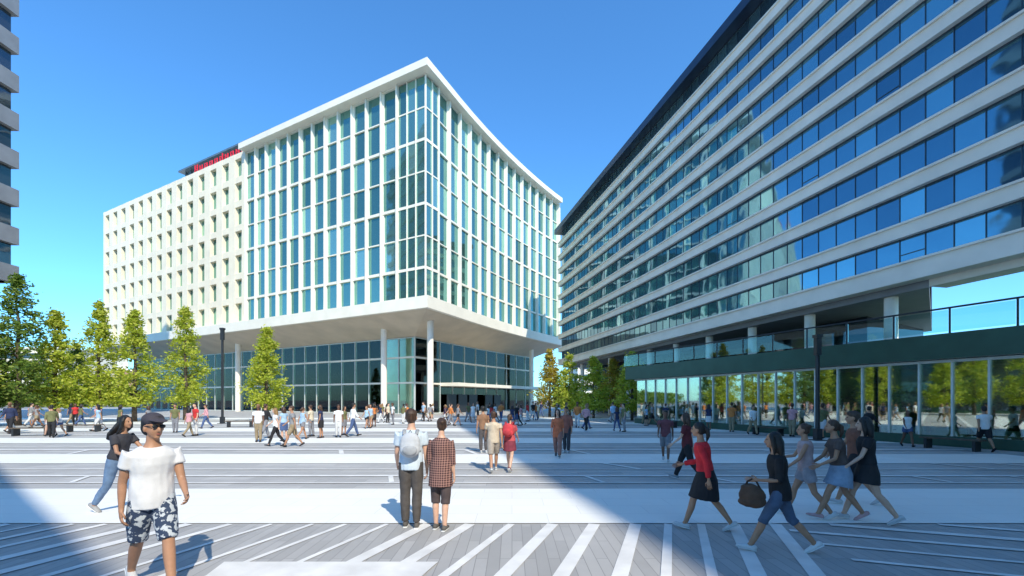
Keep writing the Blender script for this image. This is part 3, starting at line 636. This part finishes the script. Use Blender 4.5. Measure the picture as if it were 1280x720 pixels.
# --- crowd prototypes and copies
TC={'white':wht,'red':(.55,.03,.03),'black':blk,'navy':(.02,.03,.08),'grey':(.25,.25,.26),'blue':(.35,.5,.65),'orange':(.6,.2,.05),'pink':(.6,.3,.32),'olive':(.15,.15,.06),'cream':(.65,.57,.42)}
BC={'black':blk,'blue':(.06,.1,.22),'grey':(.22,.22,.24),'khaki':(.3,.23,.14),'white':(.6,.6,.6)}
protos=[]
defs=[(False,STAND,'trousers',4,'short',1.76,1.2),(False,WALK,'trousers',4,'short',1.8,3.2),(True,WALK,'jeans',4,'long',1.66,1.0),(True,STAND,'skirt',.9,'long',1.64,1.0),(False,WALK,'shorts',1.9,'short',1.75,1.1),(True,WALK,'shorts',1.2,'tail',1.65,.0)]
gn={'trousers':'trousers','jeans':'jeans','skirt':'skirt','shorts':'shorts'}
spots=[]
rg=random.Random(17)
A=[(323,553),(331,549),(345,558),(355,552),(366,559),(378,550),(389,546),(401,548),(423,547),(430,544),(441,546)]
spots+=[(gp(*q),'among the sunlit left group','crowd in the sunlit group') for q in A]
for cx,cy,c in ((458,534,4),(478,526,5),(500,529,4),(538,524,5),(566,530,5),(590,526,4),(618,527,5),(650,532,4),(668,524,5)):
    for e in range(c): spots.append((gp(cx+rg.uniform(-10,10),cy+rg.uniform(-2,3)),'before the glazed lobby','crowd in front of the lobby'))
for cx,cy,c in ((700,529,3),(728,536,3),(762,527,4),(778,541,2),(812,531,3)):
    for e in range(c): spots.append((gp(cx+rg.uniform(-8,8),cy+rg.uniform(-2,3)),'between lobby and pavilion','crowd between the buildings'))
for cx,cy,c in ((14,540,3),(42,534,4),(66,545,3),(92,531,3),(122,538,3)):
    for e in range(c): spots.append((gp(cx+rg.uniform(-9,9),cy+rg.uniform(-2,3)),'under the far left trees','crowd under the left trees'))
for q in ((219,541),(236,546),(245,545),(258,536),(150,540),(186,538)): spots.append((gp(*q),'near the left lamp post','crowd near the left lamp'))
for k in range(42):
    s=-3+k*.63+rg.uniform(-.2,.2);w=po+pd*s+pn*(rg.uniform(.7,2.6) if k%3==0 else rg.uniform(-1.3,-.5))
    inside=(w-po).dot(pn)<0
    spots.append(((w.x,w.y),'behind the shop glass' if inside else 'outside the shop windows','people by the shop windows'))
used=set()
def setm(o,mt):
    if o.material_slots: o.material_slots[0].link='OBJECT';o.material_slots[0].material=mt
for n_,(w,place,grp) in enumerate(spots):
    pi=n_%6 if n_<6 else rg.randrange(6);df=defs[pi]
    for _ in range(200):
        tcn=rg.choice(('white','red','black','white','navy','grey','blue','orange','pink','olive','cream'));bcn=rg.choice(list(BC))
        key=(place,tcn,bcn,df[2])
        if key not in used: break
    used.add(key)
    lab=f"person in {tcn} top and {bcn} {gn[df[2]]} {'walking' if df[1] is WALK else 'standing'} {place}"
    rz=rg.uniform(0,6.28);sc=rg.uniform(.93,1.05)
    if n_<6:
        t,_=person(lab,w,rz,df[5],df[0],df[1],(TC[tcn],df[6],-.08),(df[2],BC[bcn],df[3]),(df[4],'k'),'m',blk,near=False,group=grp);protos.append(t)
    else: t=dup(protos[pi],(w[0],w[1],.022 if 'glass' not in place else .05),rz,lab,grp,(sc,sc,sc))
    sk=SK[rg.choice('lmmd')];hr=HR[rg.choice('kkbby')]
    for ch in t.children:
        nm=ch.name.split('.')[0]
        if nm=='shirt': setm(ch,cloth(TC[tcn]))
        elif nm in gn: setm(ch,cloth(BC[bcn]))
        elif nm=='body': setm(ch,sk)
        elif nm=='hair': setm(ch,hr)
# ---------------------------------------------------------------- light, sky, camera
el=R(42);hx,hy=.4,-.9165
sv=V((hx*math.cos(el),hy*math.cos(el),math.sin(el)))
ld=bpy.data.lights.new('sun','SUN');ld.energy=5;ld.angle=R(.5);ld.color=(1,.93,.78);lo_=bpy.data.objects.new('sun',ld);COL.objects.link(lo_);lo_.rotation_euler=(-sv).to_track_quat('-Z','Y').to_euler()
w=bpy.data.worlds.new('World');S.world=w;w.use_nodes=True;N=w.node_tree.nodes;L=w.node_tree.links;bg=N['Background']
sk=N.new('ShaderNodeTexSky');sk.sky_type='NISHITA';sk.sun_disc=False;sk.sun_elevation=el;sk.sun_rotation=math.atan2(hx,hy);sk.air_density=1.0;sk.dust_density=.4;sk.ozone_density=2
mx=N.new('ShaderNodeMix');mx.data_type='RGBA';mx.blend_type='MULTIPLY';mx.inputs['Factor'].default_value=1;mx.inputs['B'].default_value=(.72,1.48,2.05,1)
L.new(sk.outputs[0],mx.inputs['A']);L.new(mx.outputs['Result'],bg.inputs[0]);bg.inputs[1].default_value=.15
cd=bpy.data.cameras.new('camera');cd.sensor_width=36;cd.lens=36*F/1280;cd.shift_y=140/1280;cd.clip_end=5000;cd.clip_start=.05
co=bpy.data.objects.new('camera',cd);COL.objects.link(co);co.location=(0,0,HC);co.rotation_euler=(R(90),0,0);S.camera=co
S.view_settings.view_transform='Standard';S.view_settings.look='None';S.view_settings.exposure=0
